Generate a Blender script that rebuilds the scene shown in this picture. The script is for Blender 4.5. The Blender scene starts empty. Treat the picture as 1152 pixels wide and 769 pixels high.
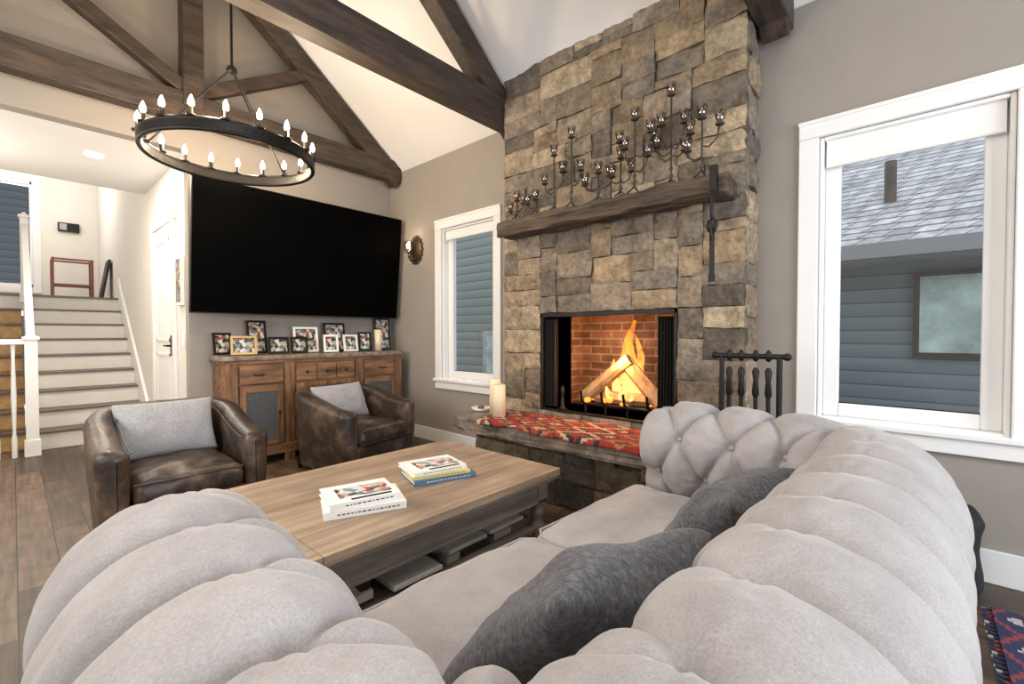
import bpy, bmesh, math, random
from mathutils import Vector, Matrix, noise, Euler
R=random.Random(7)
S=bpy.context.scene
S.view_settings.view_transform='Standard'
pi=math.pi
# ------------------------------------------------------------------ materials
def new(name):
    m=bpy.data.materials.new(name); m.use_nodes=True
    nt=m.node_tree; b=nt.nodes['Principled BSDF']; return m,nt,b
def N(nt,t,**k):
    n=nt.nodes.new(t)
    for a,v in k.items(): setattr(n,a,v)
    return n
def coords(nt,scale=(1,1,1),rot=(0,0,0)):
    tc=N(nt,'ShaderNodeTexCoord'); mp=N(nt,'ShaderNodeMapping')
    mp.inputs['Scale'].default_value=scale; mp.inputs['Rotation'].default_value=rot
    nt.links.new(tc.outputs['Object'],mp.inputs['Vector']); return mp.outputs['Vector']
def noi(nt,vec,scale,detail=5,rough=.6):
    n=N(nt,'ShaderNodeTexNoise'); n.inputs['Scale'].default_value=scale; n.inputs['Detail'].default_value=detail
    n.inputs['Roughness'].default_value=rough
    nt.links.new(vec,n.inputs['Vector']); return n.outputs['Fac']
def ramp(nt,fac,stops,interp='LINEAR'):
    r=N(nt,'ShaderNodeValToRGB'); r.color_ramp.interpolation=interp
    e=r.color_ramp.elements
    while len(e)<len(stops): e.new(.5)
    for i,(p,c) in enumerate(stops):
        e[i].position=p; e[i].color=(c[0],c[1],c[2],1)
    nt.links.new(fac,r.inputs['Fac']); return r.outputs['Color']
def bump(nt,b,h,strength,dist=.01):
    bp=N(nt,'ShaderNodeBump'); bp.inputs['Strength'].default_value=strength; bp.inputs['Distance'].default_value=dist
    nt.links.new(h,bp.inputs['Height']); nt.links.new(bp.outputs['Normal'],b.inputs['Normal'])
def mathn(nt,op,a,b=None,c=None):
    n=N(nt,'ShaderNodeMath',operation=op)
    for i,x in enumerate((a,b,c)):
        if x is None: continue
        if isinstance(x,(int,float)): n.inputs[i].default_value=x
        else: nt.links.new(x,n.inputs[i])
    return n.outputs[0]
def mixc(nt,fac,a,b,mode='MIX'):
    n=N(nt,'ShaderNodeMix',data_type='RGBA',blend_type=mode)
    for s,x in ((n.inputs[0],fac),(n.inputs[6],a),(n.inputs[7],b)):
        if isinstance(x,(int,float)): s.default_value=x
        elif isinstance(x,tuple): s.default_value=(x[0],x[1],x[2],1)
        else: nt.links.new(x,s)
    return n.outputs[2]
def simple(name,col,rough=.6,metal=0,var=.12,scale=6,bs=0,bscale=60,bd=.005,sheen=0,coat=0):
    m,nt,b=new(name); v=coords(nt)
    f=noi(nt,v,scale)
    c=ramp(nt,f,[(.3,[x*(1-var) for x in col]),(.7,[min(1,x*(1+var)) for x in col])])
    nt.links.new(c,b.inputs['Base Color']); b.inputs['Roughness'].default_value=rough; b.inputs['Metallic'].default_value=metal
    if sheen: b.inputs['Sheen Weight'].default_value=sheen; b.inputs['Sheen Roughness'].default_value=.4
    if coat: b.inputs['Coat Weight'].default_value=coat
    if bs: bump(nt,b,noi(nt,v,bscale),bs,bd)
    return m
def wood(name,c1,c2,st=(1.2,14,14),rough=.6,bs=.5,c3=None,bd=.006):
    m,nt,b=new(name); v=coords(nt,st)
    f=noi(nt,v,1.6,8,.65); v2=coords(nt); g=noi(nt,v2,2.3,3)
    stops=[(.32,c1),(.5,[(a+d)/2 for a,d in zip(c1,c2)]),(.68,c2)]
    c=ramp(nt,f,stops); g2=ramp(nt,g,[(.3,(.7,.7,.7)),(.7,(1.15,1.12,1.08))])
    nt.links.new(mixc(nt,1.0,c,g2,'MULTIPLY'),b.inputs['Base Color'])
    b.inputs['Roughness'].default_value=rough; bump(nt,b,f,bs,bd); return m
def emis(name,col,s):
    m,nt,b=new(name); b.inputs['Base Color'].default_value=(*col,1); b.inputs['Emission Color'].default_value=(*col,1); b.inputs['Emission Strength'].default_value=s; return m
def glassm(name,tint=(1,1,1),refl=.08):
    m,nt,b=new(name); t=N(nt,'ShaderNodeBsdfTransparent'); t.inputs[0].default_value=(*tint,1); g=N(nt,'ShaderNodeBsdfGlossy'); g.inputs['Roughness'].default_value=.02
    mx=N(nt,'ShaderNodeMixShader'); mx.inputs[0].default_value=refl
    nt.links.new(t.outputs[0],mx.inputs[1]); nt.links.new(g.outputs[0],mx.inputs[2]); nt.links.new(mx.outputs[0],nt.nodes['Material Output'].inputs[0]); return m
def kilim(name,sx,sy,cols,off=.37,q=70):
    m,nt,b=new(name); v=coords(nt); sp=N(nt,'ShaderNodeSeparateXYZ'); nt.links.new(v,sp.inputs[0])
    X=mathn(nt,'DIVIDE',mathn(nt,'FLOOR',mathn(nt,'MULTIPLY',sp.outputs[0],q)),q); Y=mathn(nt,'DIVIDE',mathn(nt,'FLOOR',mathn(nt,'MULTIPLY',sp.outputs[1],q)),q)
    x=mathn(nt,'MULTIPLY',X,sx); y=mathn(nt,'MULTIPLY',Y,sy)
    a=mathn(nt,'ADD',mathn(nt,'PINGPONG',x,.5),mathn(nt,'PINGPONG',y,.5))
    a=mathn(nt,'ADD',mathn(nt,'MULTIPLY',a,1.0),mathn(nt,'MULTIPLY',mathn(nt,'FLOOR',mathn(nt,'ADD',y,.5)),off))
    a=mathn(nt,'FRACT',a)
    n=len(cols); c=ramp(nt,a,[(i/n,cols[i]) for i in range(n)],'CONSTANT')
    nt.links.new(mixc(nt,.35,c,ramp(nt,noi(nt,v,70),[(.3,(.3,.3,.3)),(.7,(1,1,1))]),'MULTIPLY'),b.inputs['Base Color'])
    b.inputs['Roughness'].default_value=.95; bump(nt,b,noi(nt,v,200),.4,.004); return m

M={}
M['wall']=simple('taupe_paint',(.32,.288,.255),.85,var=.03,bs=.08,bscale=150)
M['wallw']=simple('cream_paint',(.74,.705,.65),.85,var=.02,bs=.05,bscale=150)
M['ceil']=simple('white_ceiling_paint',(.80,.79,.78),.9,var=.01,bs=.05,bscale=120)
M['trim']=simple('white_trim_paint',(.82,.82,.81),.4,var=.01)
M['beam']=wood('dark_stained_timber',(.014,.010,.008),(.082,.055,.038),(2.2,14,14),.6,.8)
M['black']=simple('blackened_iron',(.02,.018,.017),.45,.7,var=.2,bs=.2)
M['iron']=simple('aged_iron',(.075,.06,.05),.5,.8,var=.3,bs=.3)
M['tvscreen']=simple('tv_screen_black',(.001,.001,.001),.6,var=0)
M['tvscreen'].node_tree.nodes['Principled BSDF'].inputs['Specular IOR Level'].default_value=.02
M['console']=wood('rustic_reclaimed_wood',(.06,.028,.013),(.37,.19,.09),(1.6,12,12),.55,.7)
M['consolev']=wood('rustic_reclaimed_wood_vertical',(.06,.028,.013),(.35,.18,.085),(12,12,1.6),.55,.7)
M['stonetop']=simple('brown_marble',(.24,.18,.14),.25,var=.5,scale=14)
M['mesh']=simple('pewter_mesh',(.13,.13,.13),.5,.6,var=.4,scale=90,bs=.8,bscale=160)
m,nt,b=new('worn_brown_leather'); v=coords(nt); f=noi(nt,v,4.5,7,.7)
nt.links.new(ramp(nt,f,[(.32,(.014,.010,.008)),(.50,(.045,.03,.021)),(.64,(.13,.088,.062)),(.78,(.26,.185,.135))]),b.inputs['Base Color'])
b.inputs['Roughness'].default_value=.36; bump(nt,b,noi(nt,v,18,7),.5,.01); M['leather']=m
M['pillow']=simple('light_gray_wool',(.36,.36,.37),.95,var=.22,scale=90,bs=.5,bscale=160,sheen=.2)
m,nt,b=new('charcoal_boucle'); v=coords(nt); f=noi(nt,v,75,4,.7)
nt.links.new(ramp(nt,f,[(.32,(.020,.020,.024)),(.5,(.060,.060,.070)),(.7,(.145,.145,.162))]),b.inputs['Base Color'])
b.inputs['Roughness'].default_value=1; b.inputs['Sheen Weight'].default_value=.3; bump(nt,b,noi(nt,v,95,5,.7),.8,.008); M['dpillow']=m
m,nt,b=new('dove_gray_velvet'); v=coords(nt); f=noi(nt,v,5,5,.65); f2=noi(nt,v,260,2)
c=ramp(nt,f,[(.3,(.29,.272,.268)),(.5,(.35,.331,.328)),(.7,(.40,.384,.384))])
nt.links.new(mixc(nt,1.0,c,ramp(nt,f2,[(.3,(.84,.84,.84)),(.7,(1.1,1.1,1.1))]),'MULTIPLY'),b.inputs['Base Color'])
b.inputs['Roughness'].default_value=.9; b.inputs['Sheen Weight'].default_value=.25; b.inputs['Sheen Roughness'].default_value=.35
bump(nt,b,noi(nt,v,26,6,.6),.18,.008); M['sofa']=m
M['table']=wood('weathered_oak',(.25,.175,.12),(.47,.36,.26),(1.3,18,18),.5,.25)
M['tableg']=wood('gray_washed_oak',(.13,.11,.095),(.29,.255,.22),(1.3,16,16),.6,.3)
M['mantel']=wood('rough_hewn_mantel_wood',(.012,.009,.007),(.17,.12,.085),(18,1.2,18),.8,1.0,bd=.02)
M['wax']=simple('cream_wax',(.80,.70,.50),.5,var=.03)
M['white']=simple('white_enamel',(.85,.84,.82),.5,var=.02)
M['paper']=simple('book_pages',(.80,.78,.72),.8,var=.05,scale=90)
M['blue']=simple('blue_book_cloth',(.08,.17,.28),.5)
M['yellow']=simple('yellow_book_cloth',(.70,.60,.22),.5)
M['red']=simple('red_lacquer_wood',(.22,.06,.035),.4)
M['goldf']=simple('gold_frame',(.50,.32,.12),.35,.5)
M['glass']=glassm('window_glass',refl=.03)
M['cup']=glassm('smoky_glass',(.72,.66,.58),.22)
M['bulb']=emis('warm_bulb',(1,.80,.52),34)
M['down']=emis('downlight_lens',(1,.93,.8),8)
M['honey']=wood('honey_oak_treads',(.42,.24,.09),(.66,.42,.19),(8,1.5,8),.5,.2)
M['tread']=simple('dark_walnut_nosing',(.13,.095,.07),.4)
M['screen']=simple('fire_screen_mesh',(.035,.03,.027),.6,.6,var=.3,scale=100,bs=.6,bscale=200)
M['bag']=simple('black_canvas',(.012,.012,.014),.8,bs=.4)
M['outgray']=simple('outdoor_ground_concrete',(.36,.37,.37),.9,var=.2)
M['eave']=simple('slate_eave_board',(.20,.215,.22),.7,var=.05)
M['curtain']=simple('pale_curtain',(.36,.46,.43),.9,var=.4,scale=3)
def collage(name,seed,sc=14,pal=None):
    m,nt,b=new(name); v=coords(nt,(1,1,1),(seed,seed*.7,0)); vo=N(nt,'ShaderNodeTexVoronoi'); vo.inputs['Scale'].default_value=sc
    nt.links.new(v,vo.inputs['Vector']); h=N(nt,'ShaderNodeSeparateColor'); nt.links.new(vo.outputs['Color'],h.inputs[0])
    pal=pal or [(.03,.04,.05),(.45,.32,.24),(.60,.58,.53),(.25,.08,.06),(.10,.17,.25),(.16,.22,.11),(.42,.37,.30)]
    nt.links.new(ramp(nt,h.outputs[0],[(i/len(pal),c) for i,c in enumerate(pal)],'CONSTANT'),b.inputs['Base Color']); b.inputs['Roughness'].default_value=.25; return m
M['photo']=collage('photo_print',1.3,36); M['cover']=collage('book_cover_art',.4,34,[(.75,.75,.73),(.7,.69,.66),(.5,.08,.06),(.08,.08,.1),(.25,.33,.36),(.75,.75,.73),(.55,.45,.35)])
M['mag']=collage('magazine_covers',2.2,9,[(.4,.05,.05),(.02,.02,.03),(.5,.48,.45),(.06,.09,.15),(.2,.18,.16),(.03,.03,.03)])
# floor planks
m,nt,b=new('dark_walnut_planks'); v=coords(nt,(1,1,1),(0,0,pi/2))
bk=N(nt,'ShaderNodeTexBrick'); bk.offset=.37; nt.links.new(v,bk.inputs['Vector'])
bk.inputs['Scale'].default_value=1; bk.inputs['Brick Width'].default_value=1.3; bk.inputs['Row Height'].default_value=.15; bk.inputs['Mortar Size'].default_value=.003; bk.inputs['Mortar Smooth'].default_value=.2
bk.inputs['Color1'].default_value=(.055,.034,.022,1); bk.inputs['Color2'].default_value=(.150,.100,.067,1); bk.inputs['Mortar'].default_value=(.010,.007,.005,1)
g=noi(nt,coords(nt,(18,1.2,1)),2,7); g5=noi(nt,coords(nt),7,5)
cc=mixc(nt,1.0,bk.outputs['Color'],ramp(nt,g,[(.3,(.45,.45,.45)),(.7,(1.45,1.4,1.3))]),'MULTIPLY')
nt.links.new(mixc(nt,1.0,cc,ramp(nt,g5,[(.3,(.7,.68,.66)),(.7,(1.3,1.28,1.22))]),'MULTIPLY'),b.inputs['Base Color'])
b.inputs['Roughness'].default_value=.42; bump(nt,b,g,.3,.006); M['floor']=m
def brickmat(name,c1,c2,mo,bw,rh,ms,rough=.85):
    m,nt,b=new(name); v=coords(nt); sp=N(nt,'ShaderNodeSeparateXYZ'); nt.links.new(v,sp.inputs[0])
    cx=N(nt,'ShaderNodeCombineXYZ'); nt.links.new(mathn(nt,'ADD',sp.outputs[0],sp.outputs[1]),cx.inputs[0]); nt.links.new(sp.outputs[2],cx.inputs[1])
    bk=N(nt,'ShaderNodeTexBrick'); nt.links.new(cx.outputs[0],bk.inputs['Vector']); bk.inputs['Scale'].default_value=1
    bk.inputs['Brick Width'].default_value=bw; bk.inputs['Row Height'].default_value=rh; bk.inputs['Mortar Size'].default_value=ms
    for k,c in (('Color1',c1),('Color2',c2),('Mortar',mo)): bk.inputs[k].default_value=(*c,1)
    g=noi(nt,v,9,6)
    nt.links.new(mixc(nt,1.0,bk.outputs['Color'],ramp(nt,g,[(.3,(.6,.6,.6)),(.7,(1.3,1.3,1.3))]),'MULTIPLY'),b.inputs['Base Color'])
    b.inputs['Roughness'].default_value=rough; bump(nt,b,bk.outputs['Fac'],-.6,.008); return m
M['brick']=brickmat('firebrick',(.26,.12,.06),(.40,.21,.11),(.46,.38,.29),.2,.068,.007)
M['shingle']=brickmat('gray_roof_shingles',(.22,.23,.24),(.42,.43,.44),(.08,.08,.09),.22,.09,.010)
def siding(name,c):
    m,nt,b=new(name); v=coords(nt); sp=N(nt,'ShaderNodeSeparateXYZ'); nt.links.new(v,sp.inputs[0])
    f=mathn(nt,'FRACT',mathn(nt,'MULTIPLY',sp.outputs[2],6.5))
    nt.links.new(ramp(nt,f,[(0,[x*.2 for x in c]),(.12,[x*.85 for x in c]),(1,[x*1.2 for x in c])]),b.inputs['Base Color']); b.inputs['Roughness'].default_value=.7; return m
M['sid1']=siding('slate_blue_siding',(.13,.165,.18)); M['sid2']=siding('sage_siding',(.21,.24,.225)); M['sid3']=siding('dark_slate_siding',(.05,.06,.065))
# stone
m,nt,b=new('split_face_stone'); at=N(nt,'ShaderNodeAttribute'); at.attribute_name='col'; v=coords(nt)
g=noi(nt,v,8,9,.75); g2=noi(nt,v,3.5,5); g3=noi(nt,v,30,5,.7)
c=mixc(nt,1.0,at.outputs['Color'],ramp(nt,g,[(.30,(.40,.38,.36)),(.5,(.98,.95,.92)),(.70,(1.5,1.42,1.3))]),'MULTIPLY')
c=mixc(nt,ramp(nt,g2,[(.52,(0,0,0)),(.72,(.5,.5,.5))]),c,(.40,.29,.175))
c=mixc(nt,1.0,c,ramp(nt,g3,[(.3,(.65,.65,.65)),(.65,(1.2,1.2,1.2))]),'MULTIPLY')
nt.links.new(c,b.inputs['Base Color']); b.inputs['Roughness'].default_value=.85
bump(nt,b,noi(nt,v,22,9,.75),1.0,.03); M['stone']=m
M['mortar']=simple('dark_mortar',(.05,.042,.035),.95,var=.3,bs=.5)
M['slate']=simple('rough_slate_slab',(.22,.175,.135),.6,var=.6,scale=9,bs=1,bscale=22,bd=.02)
M['kil']=kilim('kilim_weave_red',5.5,3.2,[(.30,.03,.02),(.03,.025,.03),(.55,.42,.28),(.34,.04,.03),(.04,.035,.04),(.42,.16,.06),(.28,.03,.02)])
M['rug']=kilim('persian_weave',5,5,[(.03,.04,.09),(.30,.035,.03),(.45,.36,.28),(.22,.02,.025),(.03,.035,.07)])
M['rug2']=kilim('navy_kilim_weave',4,6,[(.025,.03,.085),(.025,.03,.085),(.50,.46,.44),(.03,.035,.09),(.03,.035,.09),(.26,.05,.07),(.03,.03,.08)])
# flame
m,nt,b=new('flame'); v=coords(nt); sp=N(nt,'ShaderNodeSeparateXYZ'); nt.links.new(v,sp.inputs[0])
z=mathn(nt,'MULTIPLY',mathn(nt,'SUBTRACT',sp.outputs[2],.70),1.6)
em=N(nt,'ShaderNodeEmission'); nt.links.new(ramp(nt,z,[(0,(1,.60,.20)),(.4,(1,.40,.07)),(.95,(1,.18,.015))]),em.inputs[0]); em.inputs[1].default_value=2.3
tr=N(nt,'ShaderNodeBsdfTransparent'); mx=N(nt,'ShaderNodeMixShader')
fn=noi(nt,coords(nt,(10,10,3.5)),1.6,4)
ff=ramp(nt,fn,[(.40,(.03,.03,.03)),(.60,(.72,.72,.72))])
nt.links.new(ff,mx.inputs[0]); nt.links.new(tr.outputs[0],mx.inputs[1]); nt.links.new(em.outputs[0],mx.inputs[2]); nt.links.new(mx.outputs[0],nt.nodes['Material Output'].inputs[0]); M['flame']=m
M['log']=wood('split_firewood',(.20,.11,.055),(.55,.36,.19),(10,10,3),.8,.6)
M['ember']=emis('glowing_embers',(1,.22,.03),2.2)

# ------------------------------------------------------------------ mesh builder
class MB:
    def __init__(s): s.v=[];s.f=[];s.m=[];s.s=[];s.c=[]
    def add(s,vs,fs,mi=0,smooth=False,col=None):
        o=len(s.v)
        s.v+= [tuple(p) for p in vs]; s.f+=[tuple(o+i for i in f) for f in fs]
        s.m+=[mi]*len(fs); s.s+=[smooth]*len(fs); s.c+=[col]*len(fs)
    def box(s,lo,hi,mi=0,col=None):
        x0,y0,z0=lo;x1,y1,z1=hi
        s.add([(x0,y0,z0),(x1,y0,z0),(x1,y1,z0),(x0,y1,z0),(x0,y0,z1),(x1,y0,z1),(x1,y1,z1),(x0,y1,z1)],
              [(0,3,2,1),(4,5,6,7),(0,1,5,4),(1,2,6,5),(2,3,7,6),(3,0,4,7)],mi,False,col)
    def prism(s,poly,axis,a,b,mi=0):
        def P(p,t):
            return (t,p[0],p[1]) if axis=='X' else ((p[0],t,p[1]) if axis=='Y' else (p[0],p[1],t))
        n=len(poly); vs=[P(p,a) for p in poly]+[P(p,b) for p in poly]
        s.add(vs,[tuple(range(n)),tuple(range(2*n-1,n-1,-1))]+[(i,(i+1)%n,n+(i+1)%n,n+i) for i in range(n)],mi)
    def beam(s,p,q,w,h,mi=0,up=(0,0,1)):
        p=Vector(p);q=Vector(q);d=(q-p).normalized();u=Vector(up); sd=d.cross(u).normalized(); u=sd.cross(d).normalized()
        vs=[]
        for e in (p,q):
            for a,b2 in ((-1,-1),(1,-1),(1,1),(-1,1)): vs.append(e+sd*a*w/2+u*b2*h/2)
        s.add(vs,[(0,1,2,3),(7,6,5,4),(0,4,5,1),(1,5,6,2),(2,6,7,3),(3,7,4,0)],mi)
    def cyl(s,p,q,r,r2=None,n=14,mi=0,cap=True):
        p=Vector(p);q=Vector(q);r2=r if r2 is None else r2; d=(q-p).normalized()
        a=d.orthogonal().normalized();b=d.cross(a); vs=[]
        for e,rr in ((p,r),(q,r2)):
            for i in range(n): t=2*pi*i/n; vs.append(e+a*math.cos(t)*rr+b*math.sin(t)*rr)
        s.add(vs,[(i,(i+1)%n,n+(i+1)%n,n+i) for i in range(n)],mi,True)
        if cap: s.add(vs,[tuple(range(n-1,-1,-1)),tuple(range(n,2*n))],mi)
    def lathe(s,c,prof,n=18,mi=0,wob=None):
        vs=[];c=Vector(c)
        for (r,z) in prof:
            for i in range(n):
                t=2*pi*i/n; vs.append(c+Vector((r*math.cos(t),r*math.sin(t),z))+(wob(z) if wob else Vector()))
        k=len(prof)
        s.add(vs,[(j*n+i,j*n+(i+1)%n,(j+1)*n+(i+1)%n,(j+1)*n+i) for j in range(k-1) for i in range(n)],mi,True)
    def sph(s,c,r,mi=0,sc=(1,1,1),n=12):
        vs=[]
        c=Vector(c)
        for j in range(n+1):
            ph=pi*j/n
            for i in range(2*n):
                t=pi*i/n; vs.append(c+Vector((r*sc[0]*math.sin(ph)*math.cos(t),r*sc[1]*math.sin(ph)*math.sin(t),-r*sc[2]*math.cos(ph))))
        w=2*n; s.add(vs,[(j*w+i,j*w+(i+1)%w,(j+1)*w+(i+1)%w,(j+1)*w+i) for j in range(n) for i in range(w)],mi,True)
    def tube(s,pts,r,n=8,mi=0,closed=False):
        pts=[Vector(p) for p in pts]; k=len(pts); vs=[]
        ref=None
        for i,p in enumerate(pts):
            a=pts[(i-1)%k] if (closed or i>0) else p; b=pts[(i+1)%k] if (closed or i<k-1) else p
            d=(b-a).normalized()
            if ref is None: ref=d.orthogonal().normalized()
            ref=(ref-d*ref.dot(d)).normalized(); bb=d.cross(ref)
            rr=r(i/(k-1)) if callable(r) else r
            for j in range(n): t=2*pi*j/n; vs.append(p+ref*math.cos(t)*rr+bb*math.sin(t)*rr)
        rng=k if closed else k-1
        s.add(vs,[(i*n+j,i*n+(j+1)%n,((i+1)%k)*n+(j+1)%n,((i+1)%k)*n+j) for i in range(rng) for j in range(n)],mi,True)
        if not closed: s.add(vs,[tuple(range(n-1,-1,-1)),tuple(range((k-1)*n,k*n))],mi)
    def rbox(s,lo,hi,r,mi=0,seg=.06,amp=0,freq=6,bulge=0,smooth=True,seed=0,fs=(1,1,1)):
        lo=Vector(lo);hi=Vector(hi); ax=[]
        for k in range(3):
            a,b=lo[k],hi[k]; rr=min(r,(b-a)/2.01); n=max(1,int((b-a-2*rr)/seg)); l=[a,a+rr*.25,a+rr*.6]
            l+=[a+rr+(b-a-2*rr)*i/n for i in range(n+1)]; l+=[b-rr*.6,b-rr*.25,b]; ax.append(l)
        def F(p):
            q=Vector([min(max(p[k],lo[k]+min(r,(hi[k]-lo[k])/2.01)),hi[k]-min(r,(hi[k]-lo[k])/2.01)) for k in range(3)])
            d=p-q
            if d.length>1e-9:
                rr=min(r,min(hi[k]-lo[k] for k in range(3))/2.01)
                p=q+Vector([d[k] for k in range(3)]).normalized()*rr if all(abs((hi[k]-lo[k])/2.01)>=r for k in range(3)) else q+d.normalized()*rr
            if bulge:
                u=(p.x-(lo.x+hi.x)/2)/((hi.x-lo.x)/2); w=(p.y-(lo.y+hi.y)/2)/((hi.y-lo.y)/2)
                if p.z>(lo.z+hi.z)/2: p=p+Vector((0,0,bulge*max(0,1-u*u)*max(0,1-w*w)))
            if amp:
                o=Vector((seed,seed*2.3,0)); pf=Vector((p.x*fs[0],p.y*fs[1],p.z*fs[2]))*freq; p=p+Vector((noise.noise(pf+o),noise.noise(pf+o+Vector((9,3,1))),noise.noise(pf+o+Vector((2,7,5)))))*amp
            return p
        for k in range(3):
            i,j=[t for t in range(3) if t!=k]
            for side in (0,1):
                vs=[]; A=ax[i];B=ax[j]
                for a in A:
                    for b in B:
                        p=Vector((0,0,0)); p[i]=a;p[j]=b;p[k]=(lo,hi)[side][k]; vs.append(F(p))
                nb=len(B); s.add(vs,[(a*nb+b,(a+1)*nb+b,(a+1)*nb+b+1,a*nb+b+1) for a in range(len(A)-1) for b in range(nb-1)],mi,smooth)
    def grid(s,fn,nu,nv,mi=0,smooth=True):
        vs=[fn(i/nu,j/nv) for i in range(nu+1) for j in range(nv+1)]
        s.add(vs,[(i*(nv+1)+j,(i+1)*(nv+1)+j,(i+1)*(nv+1)+j+1,i*(nv+1)+j+1) for i in range(nu) for j in range(nv)],mi,smooth)
    def obj(s,name,mats,parent=None,bevel=0,merge=False,seg=2,recalc=True):
        me=bpy.data.meshes.new(name); me.from_pydata(s.v,[],s.f)
        for mt in (mats if isinstance(mats,(list,tuple)) else [mats]): me.materials.append(mt)
        me.polygons.foreach_set('material_index',s.m); me.polygons.foreach_set('use_smooth',s.s)
        if any(c is not None for c in s.c):
            ca=me.color_attributes.new('col','FLOAT_COLOR','CORNER')
            for p in me.polygons:
                c=s.c[p.index] or (.3,.3,.3)
                for li in p.loop_indices: ca.data[li].color=(*c,1)
        if recalc:
            bm=bmesh.new(); bm.from_mesh(me)
            if merge: bmesh.ops.remove_doubles(bm,verts=bm.verts,dist=.0002)
            bmesh.ops.recalc_face_normals(bm,faces=bm.faces); bm.to_mesh(me); bm.free()
        o=bpy.data.objects.new(name,me); S.collection.objects.link(o)
        if parent: o.parent=parent
        if bevel:
            md=o.modifiers.new('b','BEVEL'); md.width=bevel; md.segments=seg; md.limit_method='ANGLE'; md.angle_limit=math.radians(50)
        return o
def root(name,loc=(0,0,0),rz=0,sc=(1,1,1)):
    e=bpy.data.objects.new(name,None); S.collection.objects.link(e); e.location=loc; e.rotation_euler=(0,0,rz); e.empty_display_size=.1; e.scale=sc; return e
# ------------------------------------------------------------------ room shell
XW=3.14; YT=4.84; RX=1.06; RZ=4.81; SL=.8; LX=-1.36; YB=-2.8; HZ=2.83
def cz(x): return RZ-abs(x-RX)*SL
b=MB(); b.box((LX-.1,YB-.1,-.1),(3.3,8.6,0)); b.obj('floor',M['floor'])
def wallgrid(b,axis,a0,a1,us,zs,holes):
    us=sorted(set(us+[h[i] for h in holes for i in (0,1)])); zs=sorted(set(zs+[h[i] for h in holes for i in (2,3)]))
    for i in range(len(us)-1):
        for j in range(len(zs)-1):
            um=(us[i]+us[i+1])/2; zm=(zs[j]+zs[j+1])/2
            if any(h[0]<um<h[1] and h[2]<zm<h[3] for h in holes): continue
            if axis=='X': b.box((a0,us[i],zs[j]),(a1,us[i+1],zs[j+1]))
            else: b.box((us[i],a0,zs[j]),(us[i+1],a1,zs[j+1]))
W2=(-.34,.426,.70,2.33); W1=(3.05,3.845,.70,2.33); FB=(1.142,2.262,.585,1.365)
b=MB(); wallgrid(b,'X',XW,3.30,[YB-.1,YT+.12],[0,3.13],[W1,W2,FB]); b.obj('wall_fireplace_side',M['wall'])
b=MB(); b.prism([(RX,0),(3.3,0),(3.3,3.02),(3.14,3.15),(RX,RZ),(LX-.1,cz(LX-.1)),(LX-.1,HZ-.04),(LX,HZ),(RX,HZ)],'Y',YT,YT+.12); b.obj('wall_tv_side',M['wall'])
b=MB(); b.box((LX-.1,YB,0),(LX,8.6,2.87)); b.obj('wall_left',M['wallw'])
WB=(-.4,2.6,.8,2.5)  # opening added in the unseen back wall to let light in
b=MB(); wallgrid(b,'Y',YB-.1,YB,[LX,3.3],[0,2.8],[WB]); b.prism([(LX,2.8),(3.3,2.8),(3.3,3.02),(RX,RZ),(LX,2.87)],'Y',YB-.1,YB); b.obj('wall_back',M['wall'])
b=MB()
b.prism([(3.35,cz(3.35)),(RX,RZ),(RX,RZ+.15),(3.35,cz(3.35)+.15)],'Y',YB-.1,YT+.12); b.prism([(RX,RZ),(LX-.15,cz(LX-.15)),(LX-.15,cz(LX-.15)+.15),(RX,RZ+.15)],'Y',YB-.1,YT+.12); b.obj('ceiling',M['ceil'])
# hall
b=MB(); b.box((RX,YT+.12,0),(RX+.12,11.2,4.3)); b.obj('wall_hall',M['wallw'])
b=MB(); b.box((LX,YT+.12,HZ),(RX,6.76,HZ+.14)); b.box((LX,6.66,HZ+.14),(RX,6.76,4.3)); b.obj('ceiling_hall',M['ceil'])
WH=(-.5,.25,1.98,3.75)
b=MB(); wallgrid(b,'Y',11.1,11.2,[LX,RX],[1.5,4.3],[WH]); b.obj('wall_upper_back',M['wallw'])
b=MB(); b.box((LX-.1,8.6,1.5),(LX,11.2,4.3)); b.box((LX-.1,6.6,2.87),(LX,8.6,4.3)); b.obj('wall_upper_left',M['wallw'])
b=MB(); b.box((LX-.1,6.66,4.3),(RX+.12,11.2,4.4)); b.obj('ceiling_upper',M['ceil'])
b=MB(); b.box((LX,8.59,1.5),(RX,11.1,1.685),0); b.box((LX,8.56,1.685),(RX,11.1,1.71),1); b.obj('floor_upper_landing',[M['wallw'],M['tread']])
def bb(name,lo,hi): bx=MB(); bx.box(lo,hi); bx.obj(name,M['trim'],bevel=.004)
bb('baseboard_fireplace_left',(XW-.018,2.68,0),(XW,YT,.14)); bb('baseboard_fireplace_right',(XW-.018,YB,0),(XW,.72,.16))
bb('baseboard_tv',(RX,YT-.018,0),(XW-.02,YT,.14)); bb('baseboard_hall',(RX-.016,YT+.13,0),(RX,5.27,.13)); 
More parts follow.
